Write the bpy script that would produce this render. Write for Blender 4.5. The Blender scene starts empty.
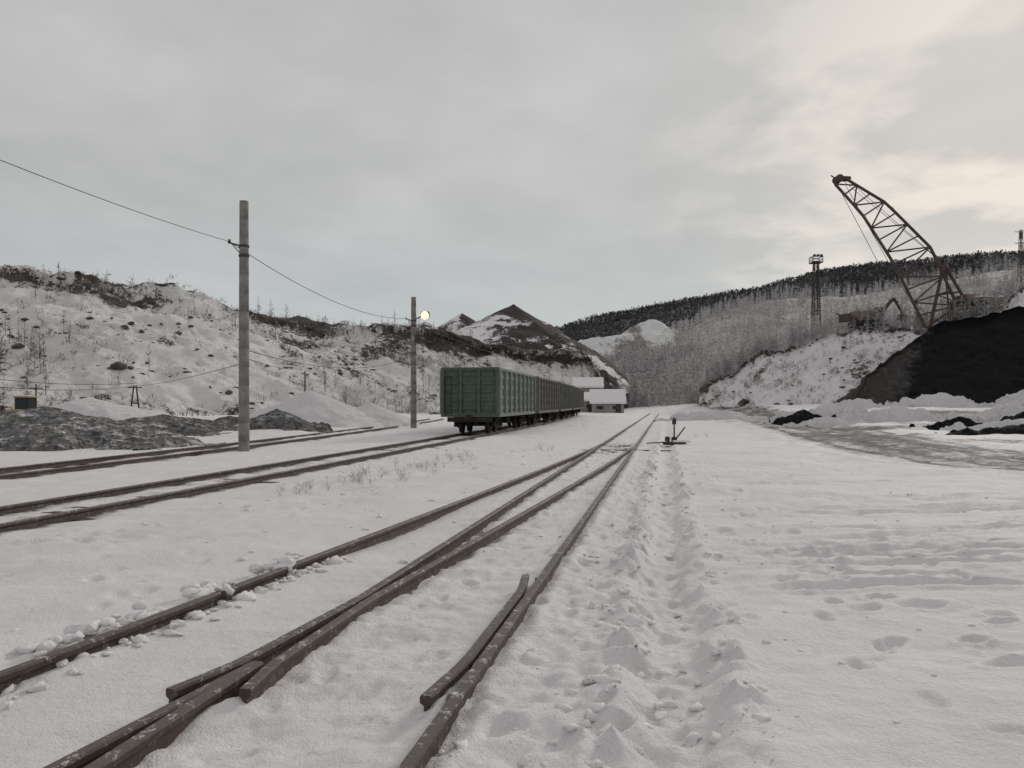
import bpy, math, random
import numpy as np
from mathutils import Vector, Matrix
random.seed(7); rng=np.random.default_rng(11)
scene=bpy.context.scene
CAMH=1.83; F=770.0; HY=403.0
def W(px,py,d):
    "bearing/elevation survey of the site -> metres (x right, y north, z up)"
    return ((px-512)*d/F, d, CAMH-(py-HY)*d/F)

# ---------------------------------------------------------------- noise
def _h(ix,iy,s):
    n=(ix*374761393+iy*668265263+s*144269504)&0xffffffff
    n=((n^(n>>13))*1274126177)&0xffffffff
    n=n^(n>>16)
    return (n&0xffffff)/float(0xffffff)
def vn(x,y,s=0):
    x=np.asarray(x,float);y=np.asarray(y,float)
    ix=np.floor(x).astype(np.int64);iy=np.floor(y).astype(np.int64)
    fx=x-ix;fy=y-iy
    fx=fx*fx*fx*(fx*(fx*6-15)+10);fy=fy*fy*fy*(fy*(fy*6-15)+10)
    a=_h(ix,iy,s);b=_h(ix+1,iy,s);c=_h(ix,iy+1,s);d=_h(ix+1,iy+1,s)
    return (a*(1-fx)+b*fx)*(1-fy)+(c*(1-fx)+d*fx)*fy
def fbm(x,y,o=4,s=0,g=.5):
    t=0;a=1;n=0
    for i in range(o):
        xr=x*.8-y*.6;yr=x*.6+y*.8
        t=t+a*(vn(xr*2**i+i*17.3,yr*2**i-i*9.1,s+i)-.5);n+=a;a*=g
        x,y=xr,yr
    return t/n*2
def ss(a,b,x):
    t=np.clip((x-a)/(b-a),0,1);return t*t*(3-2*t)

# ---------------------------------------------------------------- materials
def newmat(name):
    m=bpy.data.materials.new(name);m.use_nodes=True
    nt=m.node_tree;b=nt.nodes['Principled BSDF']
    return m,nt,b
def N(nt,t,**k):
    n=nt.nodes.new(t)
    for a,v in k.items(): setattr(n,a,v)
    return n
def noise(nt,scale,detail=6,rough=.6,vec=None,dist=0):
    n=N(nt,'ShaderNodeTexNoise');n.inputs['Scale'].default_value=scale;n.inputs['Detail'].default_value=min(detail,5)
    n.inputs['Roughness'].default_value=rough;n.inputs['Distortion'].default_value=dist
    if vec is not None: nt.links.new(vec,n.inputs['Vector'])
    return n.outputs['Fac']
def ramp(nt,fac,stops):
    r=N(nt,'ShaderNodeValToRGB');e=r.color_ramp.elements
    while len(e)<len(stops): e.new(.5)
    for i,(p,c) in enumerate(stops):
        e[i].position=p;e[i].color=(c[0],c[1],c[2],1) if hasattr(c,'__len__') else (c,c,c,1)
    nt.links.new(fac,r.inputs['Fac']);return r.outputs['Color']
def math_(nt,op,a,b=None,clamp=False):
    n=N(nt,'ShaderNodeMath',operation=op);n.use_clamp=clamp
    for i,v in enumerate((a,b)):
        if v is None: continue
        if isinstance(v,(int,float)): n.inputs[i].default_value=v
        else: nt.links.new(v,n.inputs[i])
    return n.outputs[0]
def mix(nt,fac,a,b):
    n=N(nt,'ShaderNodeMix',data_type='RGBA')
    for i,v in ((0,fac),(6,a),(7,b)):
        if isinstance(v,(int,float)): n.inputs[i].default_value=v
        elif isinstance(v,tuple): n.inputs[i].default_value=(v[0],v[1],v[2],1)
        else: nt.links.new(v,n.inputs[i])
    return n.outputs[2]
def bump(nt,b,h,strength,dist):
    n=N(nt,'ShaderNodeBump');n.inputs['Strength'].default_value=strength;n.inputs['Distance'].default_value=dist
    nt.links.new(h,n.inputs['Height']);nt.links.new(n.outputs[0],b.inputs['Normal'])
def objvec(nt): return N(nt,'ShaderNodeTexCoord').outputs['Object']
def simple(name,c1,c2,scale=8,rough=.8,bmp=.3,bd=.01,metal=0,detail=5):
    m,nt,b=newmat(name);v=objvec(nt)
    f=noise(nt,scale,detail,.65,v)
    nt.links.new(ramp(nt,f,[(.3,c1),(.7,c2)]),b.inputs['Base Color'])
    b.inputs['Roughness'].default_value=rough;b.inputs['Metallic'].default_value=metal
    b.inputs['Specular IOR Level'].default_value=.25
    if bmp>0: bump(nt,b,noise(nt,scale*4,4,.7,v),bmp,bd)
    return m
SN1=(.72,.69,.695);SN2=(.83,.80,.805)
def snow_mat(name='snow'):
    m,nt,b=newmat(name);v=objvec(nt)
    c=ramp(nt,noise(nt,.9,5,.65,v),[(.3,SN1),(.7,SN2)])
    at=N(nt,'ShaderNodeAttribute',attribute_name='dirt').outputs['Fac']
    n1=noise(nt,2.2,5,.85,v)
    f=math_(nt,'ADD',math_(nt,'MULTIPLY',math_(nt,'SUBTRACT',n1,.5),1.7),at)
    f=ramp(nt,f,[(.28,0),(.78,1)])
    f=math_(nt,'MULTIPLY',f,ramp(nt,at,[(.03,0),(.12,1)]))
    d=ramp(nt,noise(nt,.8,5,.7,v),[(.3,(.055,.047,.043)),(.7,(.17,.15,.14))])
    nt.links.new(mix(nt,f,c,d),b.inputs['Base Color'])
    b.inputs['Roughness'].default_value=.75;b.inputs['Specular IOR Level'].default_value=.2
    bump(nt,b,noise(nt,9,5,.85,v),.8,.055)
    return m
M_snow=snow_mat()
M_clump=simple('snow_clump_mat',SN1,SN2,6,.8,.6,.03)
def hill_mat(name,soil1,soil2,s1=.12,s2=1.2,snow1=SN1,snow2=SN2,thr=.60,bd=.4,w=.10,zs=.45):
    m,nt,b=newmat(name);v=objvec(nt)
    at=N(nt,'ShaderNodeAttribute',attribute_name='dirt').outputs['Fac']
    mp=N(nt,'ShaderNodeMapping');mp.inputs['Scale'].default_value=(1,1,zs);nt.links.new(v,mp.inputs[0]);mv=mp.outputs[0]
    n1=noise(nt,s1,5,.8,mv);n2=noise(nt,s2,5,.9,mv)
    f=math_(nt,'ADD',math_(nt,'MULTIPLY',n1,.40),math_(nt,'MULTIPLY',n2,.60))
    f=math_(nt,'ADD',f,at)
    f=ramp(nt,f,[(thr,0),(thr+w,1)])
    c=ramp(nt,noise(nt,.15,4,.6,v),[(.3,snow1),(.7,snow2)])
    d=ramp(nt,noise(nt,.7,5,.75,v),[(.3,soil1),(.7,soil2)])
    nt.links.new(mix(nt,f,c,d),b.inputs['Base Color'])
    b.inputs['Roughness'].default_value=.85;b.inputs['Specular IOR Level'].default_value=.15
    bump(nt,b,noise(nt,s2*.8,5,.85,v),.8,bd)
    return m
M_hill=hill_mat('snowy_soil',(.040,.031,.028),(.125,.10,.088),.14,1.0,snow1=(.66,.63,.625),snow2=(.78,.75,.745),thr=.565,w=.045,bd=.6)
M_bank=hill_mat('snowy_bank',(.055,.046,.042),(.15,.125,.11),.2,1.2,thr=.575,w=.05)
M_mound=hill_mat('mound_snow',(.10,.09,.085),(.2,.18,.17),.4,2.5,thr=.62)
M_peak=hill_mat('spoil',(.035,.031,.032),(.085,.074,.071),.08,.6,thr=.58,zs=.6,w=.06)
M_mount=hill_mat('mountain_ground',(.085,.081,.082),(.14,.135,.137),.02,.12,(.20,.196,.2),(.25,.245,.25),thr=.47,bd=3)  # distance haze is put into these lightened ground colours, no volume
M_fslope=hill_mat('forest_floor',(.25,.23,.225),(.36,.34,.335),.05,.4,(.52,.50,.49),(.62,.59,.58),thr=.47,bd=1)
M_farsnow=hill_mat('far_snow',(.18,.16,.16),(.29,.27,.26),.03,.3,(.66,.65,.65),(.76,.74,.74),thr=.55,bd=1,w=.07)
def coal():
    m,nt,b=newmat('coal');v=objvec(nt)
    at=N(nt,'ShaderNodeAttribute',attribute_name='dirt').outputs['Fac']
    c=ramp(nt,noise(nt,1.5,5,.8,v),[(.3,(.004,.004,.006)),(.75,(.018,.018,.021))])
    g=ramp(nt,noise(nt,1.6,5,.8,v),[(.3,(.04,.036,.034)),(.60,(.085,.078,.074)),(.70,(.28,.27,.26))])
    f=ramp(nt,math_(nt,'ADD',at,math_(nt,'MULTIPLY',math_(nt,'SUBTRACT',noise(nt,.8,5,.8,v),.5),.9)),[(.38,0),(.62,1)])
    nt.links.new(mix(nt,f,c,g),b.inputs['Base Color']);b.inputs['Roughness'].default_value=.85
    b.inputs['Specular IOR Level'].default_value=.12
    bump(nt,b,noise(nt,2.5,5,.85,v),.9,.3);return m
M_coal=coal()
def gravel():
    m,nt,b=newmat('gravel');v=objvec(nt)
    vo=N(nt,'ShaderNodeTexVoronoi');vo.inputs['Scale'].default_value=6;nt.links.new(v,vo.inputs['Vector'])
    c=ramp(nt,vo.outputs['Color'],[(.1,(.045,.043,.043)),(.9,(.21,.20,.195))])
    s=ramp(nt,noise(nt,1.3,5,.85,v),[(.53,0),(.63,1)])
    gz=N(nt,'ShaderNodeNewGeometry');sp=N(nt,'ShaderNodeSeparateXYZ');nt.links.new(gz.outputs['Normal'],sp.inputs[0])
    s=math_(nt,'MULTIPLY',s,ramp(nt,sp.outputs[2],[(.75,0),(.95,1)]))
    nt.links.new(mix(nt,s,c,SN1),b.inputs['Base Color']);b.inputs['Roughness'].default_value=.9
    bump(nt,b,vo.outputs['Distance'],1,.15);return m
M_gravel=gravel()
def railmat():
    m,nt,b=newmat('rail_steel');v=objvec(nt)
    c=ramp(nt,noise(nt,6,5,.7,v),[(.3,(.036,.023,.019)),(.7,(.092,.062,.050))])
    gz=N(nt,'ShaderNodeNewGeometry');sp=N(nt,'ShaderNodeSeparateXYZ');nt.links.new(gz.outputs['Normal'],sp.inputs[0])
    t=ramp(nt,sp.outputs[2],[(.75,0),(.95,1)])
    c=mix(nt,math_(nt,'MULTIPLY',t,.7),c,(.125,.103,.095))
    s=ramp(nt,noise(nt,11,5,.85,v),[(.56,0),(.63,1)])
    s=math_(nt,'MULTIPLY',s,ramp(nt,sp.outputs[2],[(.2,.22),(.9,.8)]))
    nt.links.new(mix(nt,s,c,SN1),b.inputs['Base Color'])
    b.inputs['Roughness'].default_value=.6;b.inputs['Metallic'].default_value=0.1
    bump(nt,b,noise(nt,40,4,.7,v),.3,.01);return m
M_rail=railmat()
M_sleeper=simple('sleeper_wood',(.035,.028,.024),(.11,.095,.085),9,.9,.6,.02)
M_conc=simple('pole_concrete',(.16,.145,.14),(.29,.265,.25),2.5,.9,.4,.01)
M_steel=simple('dark_steel',(.03,.027,.026),(.08,.07,.066),4,.6,0)
M_wire=simple('wire_metal',(.03,.03,.03),(.06,.06,.06),4,.6,0)
M_rock=simple('rock',(.04,.032,.029),(.14,.115,.10),.6,.9,0)
def paint(name,c1,c2,rust,dust=.35,thr=.58):
    m,nt,b=newmat(name);v=objvec(nt)
    c=ramp(nt,noise(nt,1.2,5,.7,v),[(.3,c1),(.7,c2)])
    mp=N(nt,'ShaderNodeMapping');mp.inputs['Scale'].default_value=(5,5,.7);nt.links.new(v,mp.inputs[0])
    r=ramp(nt,noise(nt,1.1,5,.85,mp.outputs[0]),[(thr,0),(thr+.12,1)])
    c=mix(nt,r,c,rust)
    d=ramp(nt,noise(nt,3,5,.85,mp.outputs[0]),[(.42,.05),(.7,dust)])
    nt.links.new(mix(nt,d,c,(.42,.41,.40)),b.inputs['Base Color'])
    b.inputs['Roughness'].default_value=.8;b.inputs['Specular IOR Level'].default_value=.15
    return m
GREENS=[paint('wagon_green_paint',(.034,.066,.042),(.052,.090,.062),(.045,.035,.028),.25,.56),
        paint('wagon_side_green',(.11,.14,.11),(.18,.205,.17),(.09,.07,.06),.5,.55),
        paint('wagon_brown',(.10,.082,.072),(.145,.12,.108),(.055,.035,.028),.4),
        paint('wagon_dull_green',(.075,.095,.082),(.12,.14,.125),(.09,.065,.052),.4,.5)]
M_under=simple('underframe',(.016,.013,.012),(.045,.036,.032),3,.9,0)
M_rustst=simple('rusty_lattice_paint',(.060,.043,.038),(.13,.097,.085),.8,.8,0)
M_house=simple('machine_house_paint',(.15,.115,.095),(.27,.22,.19),.8,.8,.3,.02)
M_orange=simple('machine_tan_paint',(.30,.20,.10),(.42,.30,.17),1.5,.7,.2,.02)
M_wall=simple('shed_wall',(.22,.21,.2),(.34,.32,.31),.5,.9,.3,.03)
M_glass=simple('window_dark',(.015,.018,.02),(.03,.035,.04),1,.2,0)
M_twig=simple('frosted_twigs',(.40,.385,.385),(.66,.64,.64),.09,.95,0)
M_shrub=simple('shrub_twigs',(.07,.055,.05),(.28,.25,.24),.25,.95,0)
M_darkf=simple('distant_forest_mat',(.072,.069,.071),(.135,.13,.132),.015,.95,0)  # tree colours lightened to carry the distance haze
M_grass=simple('frosted_grass',(.30,.27,.23),(.52,.48,.44),3,.95,0)
ml,ntl,bl=newmat('lamp_glow');bl.inputs['Emission Color'].default_value=(1,.62,.22,1);bl.inputs['Emission Strength'].default_value=3.2
bl.inputs['Base Color'].default_value=(.8,.6,.3,1)

# ---------------------------------------------------------------- mesh builders
class MB:
    def __init__(s): s.v=[];s.f=[];s.m=[]
    def add(s,vs,fs,mi=0):
        o=len(s.v);s.v+= [tuple(x) for x in vs];s.f+=[tuple(i+o for i in f) for f in fs];s.m+=[mi]*len(fs)
    def box(s,c,d,mi=0,rot=None,bev=0):
        x,y,z=[k/2 for k in d]
        if bev<=0:
            vs=[(i,j,k) for k in(-z,z) for j in(-y,y) for i in(-x,x)]
            fs=[(0,2,3,1),(4,5,7,6),(0,1,5,4),(2,6,7,3),(0,4,6,2),(1,3,7,5)]
        else:
            q=[(-x+bev,-y),(x-bev,-y),(x,-y+bev),(x,y-bev),(x-bev,y),(-x+bev,y),(-x,y-bev),(-x,-y+bev)]
            vs=[(a,b,-z) for a,b in q]+[(a,b,z-bev) for a,b in q]+[(a*(1-bev/x),b*(1-bev/y),z) for a,b in q]
            fs=[tuple(range(7,-1,-1)),tuple(range(16,24))]
            for r in(0,8):
                for i in range(8): fs.append((r+i,r+(i+1)%8,r+8+(i+1)%8,r+8+i))
        if rot is not None: vs=[tuple(rot@Vector(p)) for p in vs]
        s.add([(p[0]+c[0],p[1]+c[1],p[2]+c[2]) for p in vs],fs,mi)
    def rod(s,p,q,r,r2=None,n=8,mi=0):
        p=Vector(p);q=Vector(q);r2=r if r2 is None else r2
        d=(q-p)
        if d.length<1e-6:return
        d.normalize();a=d.orthogonal().normalized();b=d.cross(a)
        vs=[];
        for c,rr in((p,r),(q,r2)):
            for i in range(n):
                t=2*math.pi*i/n+math.pi/n
                vs.append(c+a*rr*math.cos(t)+b*rr*math.sin(t))
        fs=[(i,(i+1)%n,n+(i+1)%n,n+i) for i in range(n)]+[tuple(range(n-1,-1,-1)),tuple(range(n,2*n))]
        s.add(vs,fs,mi)
    def obj(s,name,mats,parent=None,smooth=False,loc=None):
        me=bpy.data.meshes.new(name);me.from_pydata(s.v,[],s.f)
        for m in mats: me.materials.append(m)
        me.polygons.foreach_set('material_index',s.m)
        if smooth: me.polygons.foreach_set('use_smooth',[True]*len(me.polygons))
        me.update()
        o=bpy.data.objects.new(name,me);scene.collection.objects.link(o)
        if parent: o.parent=parent
        if loc: o.location=loc
        return o
def empty(name,loc=(0,0,0),rz=0):
    o=bpy.data.objects.new(name,None);o.location=loc;o.rotation_euler=(0,0,rz);scene.collection.objects.link(o);return o
def npmesh(name,V,Fq,mat,smooth=True,attr=None,k=4):
    me=bpy.data.meshes.new(name);nv=len(V);nf=len(Fq)
    me.vertices.add(nv);me.vertices.foreach_set('co',np.asarray(V,np.float32).ravel())
    me.loops.add(nf*k);me.loops.foreach_set('vertex_index',np.asarray(Fq,np.int32).ravel())
    me.polygons.add(nf);me.polygons.foreach_set('loop_start',np.arange(0,nf*k,k,dtype=np.int32))
    me.polygons.foreach_set('loop_total',np.full(nf,k,np.int32))
    me.update(calc_edges=True)
    me.polygons.foreach_set('use_smooth',np.full(nf,smooth))
    if attr is not None:
        a=me.attributes.new('dirt','FLOAT','POINT');a.data.foreach_set('value',np.asarray(attr,np.float32).ravel())
    me.materials.append(mat);me.validate()
    o=bpy.data.objects.new(name,me);scene.collection.objects.link(o);return o
def gridfaces(nr,nc):
    i=np.arange(nr-1)[:,None]*nc+np.arange(nc-1)[None,:]
    return np.stack([i,i+1,i+nc+1,i+nc],-1).reshape(-1,4)
def catmull(P,m):
    P=np.asarray(P,float);n=len(P)
    t=np.linspace(0,n-1,m);i=np.clip(t.astype(int),0,n-2);f=(t-i)
    sh=(-1,)+(1,)*(P.ndim-1);f=f.reshape(sh)
    p0=P[np.clip(i-1,0,n-1)];p1=P[i];p2=P[i+1];p3=P[np.clip(i+2,0,n-1)]
    return .5*((2*p1)+(-p0+p2)*f+(2*p0-5*p1+4*p2-p3)*f**2+(-p0+3*p1-3*p2+p3)*f**3)
def loft(name,rows,nu,nv,mat,disp,dirt=None,seed=0):
    R=np.array(rows,float)
    A=catmull(R,nv); A=np.transpose(A,(1,0,2)); A=catmull(A,nu); A=np.transpose(A,(1,0,2))
    X,Y,Z=A[...,0],A[...,1],A[...,2]
    v=np.linspace(0,1,nv)[:,None]*np.ones((1,nu));u=np.linspace(0,1,nu)[None,:]*np.ones((nv,1))
    for (sc,am,oc) in disp:
        Z=Z+am*fbm(X/sc,Y/sc,oc,seed)
        Y=Y+am*.6*fbm(X/sc+50,Y/sc+Z/sc,oc,seed+5)
    A=np.stack([X,Y,Z],-1)
    D=dirt(u,v,X,Y,Z) if dirt else np.zeros_like(X)
    fc=gridfaces(nv,nu)
    o=npmesh(name,A.reshape(-1,3),fc,mat,True,D)
    return o,A

# ---------------------------------------------------------------- track geometry
G=1.47;Zf=5.2;Z0=33.0
def D_(y): return -1.22+.2*y
def L_(y): return D_(y)-G
def off(y):
    if y>=Z0: return 0
    if y<Zf: return G+.12*(Zf-y)
    return G*((Z0-y)/(Z0-Zf))**1.4
def A_(y): return L_(y)-off(y)
def R_(y): return A_(y)+G
def T1(y): return -9.80+.18*y-(.0006*(y-60)**2 if y>60 else 0)
def T3(y): return -15.15+.15*y-.0008*y*y

# ---------------------------------------------------------------- ground
def spaced(lo,hi,fine_lo,fine_hi,s0,k,smax=1e9):
    a=[fine_lo]
    while a[-1]<fine_hi: a.append(a[-1]+s0)
    s=s0
    while a[-1]<hi:
        s=min(s*(1+k),smax) if a[-1]<hi else s; a.append(a[-1]+s)
    b=[];x=fine_lo;s=s0
    while x>lo:
        s=min(s*(1+k),smax);x-=s;b.append(x)
    return np.array(b[::-1]+a)
gx=spaced(-2500,2500,-3.2,3.6,.030,.0140)
gy=spaced(-400,3500,3.0,6.4,.030,.0130)
gy=np.concatenate([gy[gy<3][::6],gy[gy>=3]])
X,Y=np.meshgrid(gx,gy)
t=X-.2*Y
H=.05*fbm(X/4,Y/4,3,1)+.25*fbm(X/40,Y/40,2,2)*ss(25,60,np.hypot(X,Y))
right=ss(.25,.8,t)
H+=right*(.05+.08*fbm(X/1.8,Y/1.1,4,3)+.014*fbm(X/.25,Y/.25,3,4))
jit=.11*fbm(Y/1.3,Y*0+3,2,8)
tp=t+jit
fade=1-.6*ss(20,60,Y)
H-= .075*np.exp(-(tp/.24)**4)*fade
def ridged(x,y,s): return 1-np.abs(vn(x,y,s)*2-1)
wx=X+.09*fbm(X/.2,Y/.2,3,61);wy=Y+.09*fbm(X/.2,Y/.2,3,62)
lump=ridged(wx/.22,wy/.22,21)*vn(wx/.10,wy/.10,24);lump2=vn(wx/.42,wy/.42,22)
blk=ss(.50,.60,vn(wx/.17,wy/.17,27))*vn(X/.5,Y/.5,28)
H+= .19*np.exp(-((tp+.36)/.16)**2)*(.05+1.1*lump2*lump+.10*lump+.42*blk)*fade
H+= .15*np.exp(-((tp-.40)/.15)**2)*(.12+1.1*lump2*lump+.12*lump+.30*blk)*fade
tram=np.exp(-((t+.02)/.3)**4)+np.exp(-((t+.78)/.30)**4)
H+= tram*(.035*(lump2-.5)+.035*(lump-.4)+.018*fbm(X/.07,Y/.07,2,5)+.025*blk)*fade
bed=np.exp(-((t+2.1)/1.25)**4)
H=H*(1-.6*bed)+bed*(-.012+.045*fbm(X/.5,Y/.5,4,7)+.018*fbm(X/.1,Y/.1,2,9)+.03*(lump-.3)*vn(X/.9,Y/.9,77)+.03*blk*ss(.5,.8,vn(X/1.1,Y/1.1,79)))
H+=bed*.010*np.cos(2*np.pi*Y/.56)
left=ss(-4.2,-5.2,t)
H+=left*(.05+.06*fbm(X/1.5,Y/1.2,4,31)+.018*fbm(X/.3,Y/.3,3,32)+.05*blk*ss(.55,.8,vn(X/1.7,Y/1.7,39)))
offA=np.array([off(y) for y in gy])[:,None]
H+= (.05*np.exp(-((t+1.22+G+offA-.15)/.12)**2)*vn(X/.3,Y/.3,44)**2)*ss(12,3,Y)*1.6
for (fn,s_,a_) in((D_,-1,.06),(D_,1,.06),(A_,-1,.06),(L_,1,.05),(R_,1,.05)):
    xr=np.array([fn(y) for y in gy])[:,None]
    H+=a_*np.exp(-((X-xr-s_*.13)/.08)**2)*(vn(X/.35,Y/.5,45+int(s_)))*ss(60,20,Y)
T1a=np.array([T1(y) for y in gy])[:,None];T3a=np.array([T3(y) for y in gy])[:,None]
d1=np.abs(X-T1a);d3=np.abs(X-T3a)
for d in(d1,d3):
    k=np.exp(-(d/1.5)**6)*ss(120,90,Y)
    H=H*(1-k)+k*(.020+.06*fbm(X/.7,Y/.7,4,51))
H+=1.35*ss(22,38,X)*ss(48,78,Y)
H+=.35*ss(18,30,X)*ss(30,45,Y)*np.clip(fbm(X/5,Y/3,4,61)+.2,0,1)
H+=.9*ss(-9,-14,X-.0*Y)*ss(36,50,Y)*np.clip(fbm(X/9,Y/7,4,71)+.15,0,1)
def stamp(cx,cy,a,b,ang,dep,rim=.35):
    R=2.4*max(a,b)
    i0,i1=np.searchsorted(gx,[cx-R,cx+R]);j0,j1=np.searchsorted(gy,[cy-R,cy+R])
    if i1-i0<2 or j1-j0<2:return
    x=X[j0:j1,i0:i1]-cx;y=Y[j0:j1,i0:i1]-cy;c,s=math.cos(ang),math.sin(ang)
    x=x+.03*fbm(X[j0:j1,i0:i1]/.12,Y[j0:j1,i0:i1]/.12,2,99);y=y+.03*fbm(X[j0:j1,i0:i1]/.12+9,Y[j0:j1,i0:i1]/.12,2,98)
    r=np.sqrt(((x*c+y*s)/a)**2+((-x*s+y*c)/b)**2)
    H[j0:j1,i0:i1]+= -dep*np.exp(-r**4)+rim*dep*np.exp(-((r-1.35)/.35)**2)
def trail(x0,y0,dx,dy,n,dep=.07,wob=.08,step=.62):
    L=math.hypot(dx,dy);dx/=L;dy/=L;x,y=x0,y0
    for i in range(n):
        sgn=1 if i%2 else -1
        stamp(x-dy*.12*sgn+random.gauss(0,.05),y+dx*.12*sgn+random.gauss(0,.05),.06+random.random()*.03,random.uniform(.12,.17),math.atan2(dy,dx)-math.pi/2+random.gauss(0,.15),dep*random.uniform(.3,1.0),random.uniform(.1,.4))
        x+=dx*step;y+=dy*step
        a=random.gauss(0,wob);dx,dy=dx*math.cos(a)-dy*math.sin(a),dx*math.sin(a)+dy*math.cos(a)
for y0 in np.arange(2.5,34,.30):
    tt=random.gauss(0,.09);stamp(.2*y0+tt-.02,y0,.07,.14,-.2+random.gauss(0,.25),random.uniform(.015,.045),.2)
    if random.random()<.85:
        tt=random.gauss(-.8,.16);stamp(.2*y0+tt,y0,.07,.14,-.2+random.gauss(0,.35),random.uniform(.015,.04),.2)
    if random.random()<.7:
        tt=random.gauss(-2.0,.35);stamp(.2*y0+tt,y0,.07,.14,-.2+random.gauss(0,.5),random.uniform(.015,.04))
trail(2.3,4.6,.22,1,40,.05);trail(2.4,5.5,1,.5,12,.05)
trail(1.8,7,1,1.1,26,.06);trail(4.5,8,.6,1,30,.05);trail(6,6,.2,1,30,.05);trail(3,12,1,.3,22,.05)
trail(-5.5,8,.3,1,26,.05);trail(-3.8,7.2,-.4,1,16,.06);trail(-4.2,10,.25,1,30,.05);trail(-3.0,14,.25,1,30,.05)
trail(-7.5,12,1,.25,8,.05);trail(-3.4,3.6,.02,1,10,.05)
for i in range(300):
    y=random.uniform(4,30);x=.2*y+random.uniform(.6,8)
    stamp(x,y,random.uniform(.04,.22),random.uniform(.04,.16),random.uniform(-.5,.5),random.uniform(.008,.035),.6)
for (cx,cy,l) in((4.2,9.4,1.6),(4.5,8.6,1.8),(5.6,10.6,2.2),(3.9,7.6,1.2),(6.8,12.8,2.6),(7.5,14.0,2.5),(5.8,9.3,1.5),(6,17,3),(8,19,4)):
    stamp(cx,cy,l,.13,random.gauss(.06,.06),.06,.5);stamp(cx+.1,cy+.42,l*.9,.10,random.gauss(.05,.05),.05,.5)
# dirt, and painted rail-foot shade on the left tracks
Dt=np.zeros_like(X)
rp=np.array([W(1500,500,16)[:2],W(1150,474,20)[:2],W(1024,466,23)[:2],W(900,446,32)[:2],W(800,427,58)[:2],W(735,415,110)[:2],W(712,412,160)[:2],W(700,411,230)[:2]])
rc=catmull(rp,160)
dist=np.full(X.shape,1e9)
sel=(X>8)&(Y>8)&(Y<240)&(X<70)
xs=X[sel];ys=Y[sel];dm=np.full(xs.shape,1e9);sg=np.zeros(xs.shape)
for k in range(0,158,2):
    a=rc[k];tg=rc[k+1]-rc[k]
    dd=(xs-a[0])**2+(ys-a[1])**2;mk=dd<dm
    sg[mk]=np.sign((xs-a[0])*tg[1]-(ys-a[1])*tg[0])[mk];dm=np.minimum(dm,dd)
dist[sel]=np.sqrt(dm);side=np.zeros(X.shape);side[sel]=sg
sd_=dist*side
rw=4.0
road=np.exp(-(dist/rw)**4)
Dt=np.maximum(Dt,road*(.62+.40*fbm(X/3,Y/3,3,81)))
for o_ in(-2.6,-1.5,-.9,.3,1.2,1.9,2.9): Dt+=.34*np.exp(-((sd_-o_+.3*fbm(X/9,Y/9,2,83+int(o_*3)))/.22)**2)*(dist<1e8)
H-=.11*np.exp(-((sd_-1.2)/.3)**2)*(dist<1e8)+.11*np.exp(-((sd_+.9)/.3)**2)*(dist<1e8)
H+=road*.03*fbm(X/.5,Y/.5,3,84)
H+=.16*np.exp(-((dist-4.2)/.6)**2)*(vn(X/.9,Y/.9,88))
ap=ss(14,22,X)*ss(30,36,Y)*ss(100,60,Y)*ss(70,50,X)
Dt=np.maximum(Dt,ap*np.clip(.42+1.0*fbm(X/7,Y/4,4,91),0,1))
for d in(d1,d3):
    rr=np.abs(d-.76)
    k=ss(110,60,Y)
    Dt=np.maximum(Dt,k*(.60*np.exp(-(rr/.20)**2)+.28*np.exp(-(d/1.1)**4)))  # dark band by each rail: dirt together with painted shade of the foot
for fn in(A_,D_,L_,R_):
    xr=np.array([fn(y) for y in gy])[:,None]
    Dt=np.maximum(Dt,(.18+.22*ss(18,32,Y))*np.exp(-((X-xr)/.15)**2)*ss(80,40,Y))
Dt=np.maximum(Dt,.42*ss(24,29,Y)*ss(40,32,Y)*np.exp(-((t+1.95)/.9)**4))
Dt=np.maximum(Dt,.13*np.exp(-((t+.5)/.7)**2)*ss(60,10,Y))
Dt=np.maximum(Dt,.15*bed*ss(60,10,Y))
Dt=np.maximum(Dt,ss(-13,-18,X)*ss(24,30,Y)*ss(70,50,Y)*.32*(1+fbm(X/4,Y/4,3,95)))
V=np.stack([X,Y,H],-1).reshape(-1,3)
npmesh('snow_ground',V,gridfaces(len(gy),len(gx)),M_snow,True,Dt)
def gh(x,y):
    i=min(max(np.searchsorted(gx,x),0),len(gx)-1);j=min(max(np.searchsorted(gy,y),0),len(gy)-1);return float(H[j,i])

# ---------------------------------------------------------------- rails
PROF=[(-.068,0),(-.068,.014),(-.016,.034),(-.011,.115),(-.037,.133),(-.038,.165),(-.030,.18),(.030,.18),(.038,.165),(.037,.133),(.011,.115),(.016,.034),(.068,.014),(.068,0)]
def sweep(mb,pts,zb=-.05,sc=1.0):
    n=len(pts);k=len(PROF);vs=[]
    for i,(x,y) in enumerate(pts):
        a=pts[max(i-1,0)];b=pts[min(i+1,n-1)];dx,dy=b[0]-a[0],b[1]-a[1];l=math.hypot(dx,dy)
        nx,ny=dy/l,-dx/l
        for (u,w) in PROF: vs.append((x+nx*u*sc,y+ny*u*sc,zb+w))
    fs=[]
    for i in range(n-1):
        for j in range(k):
            fs.append((i*k+j,i*k+(j+1)%k,(i+1)*k+(j+1)%k,(i+1)*k+j))
    fs.append(tuple(range(k-1,-1,-1)));fs.append(tuple((n-1)*k+j for j in range(k)))
    mb.add(vs,fs)
def path(fn,y0,y1):
    ys=[y0];
    while ys[-1]<y1: ys.append(min(y1,ys[-1]+max(.25,ys[-1]*.03)))
    return [(fn(y),y) for y in ys]
tr=empty('railway_turnout')
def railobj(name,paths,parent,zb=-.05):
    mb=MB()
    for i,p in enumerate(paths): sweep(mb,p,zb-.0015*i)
    o=mb.obj(name,[M_rail],parent);return o
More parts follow.
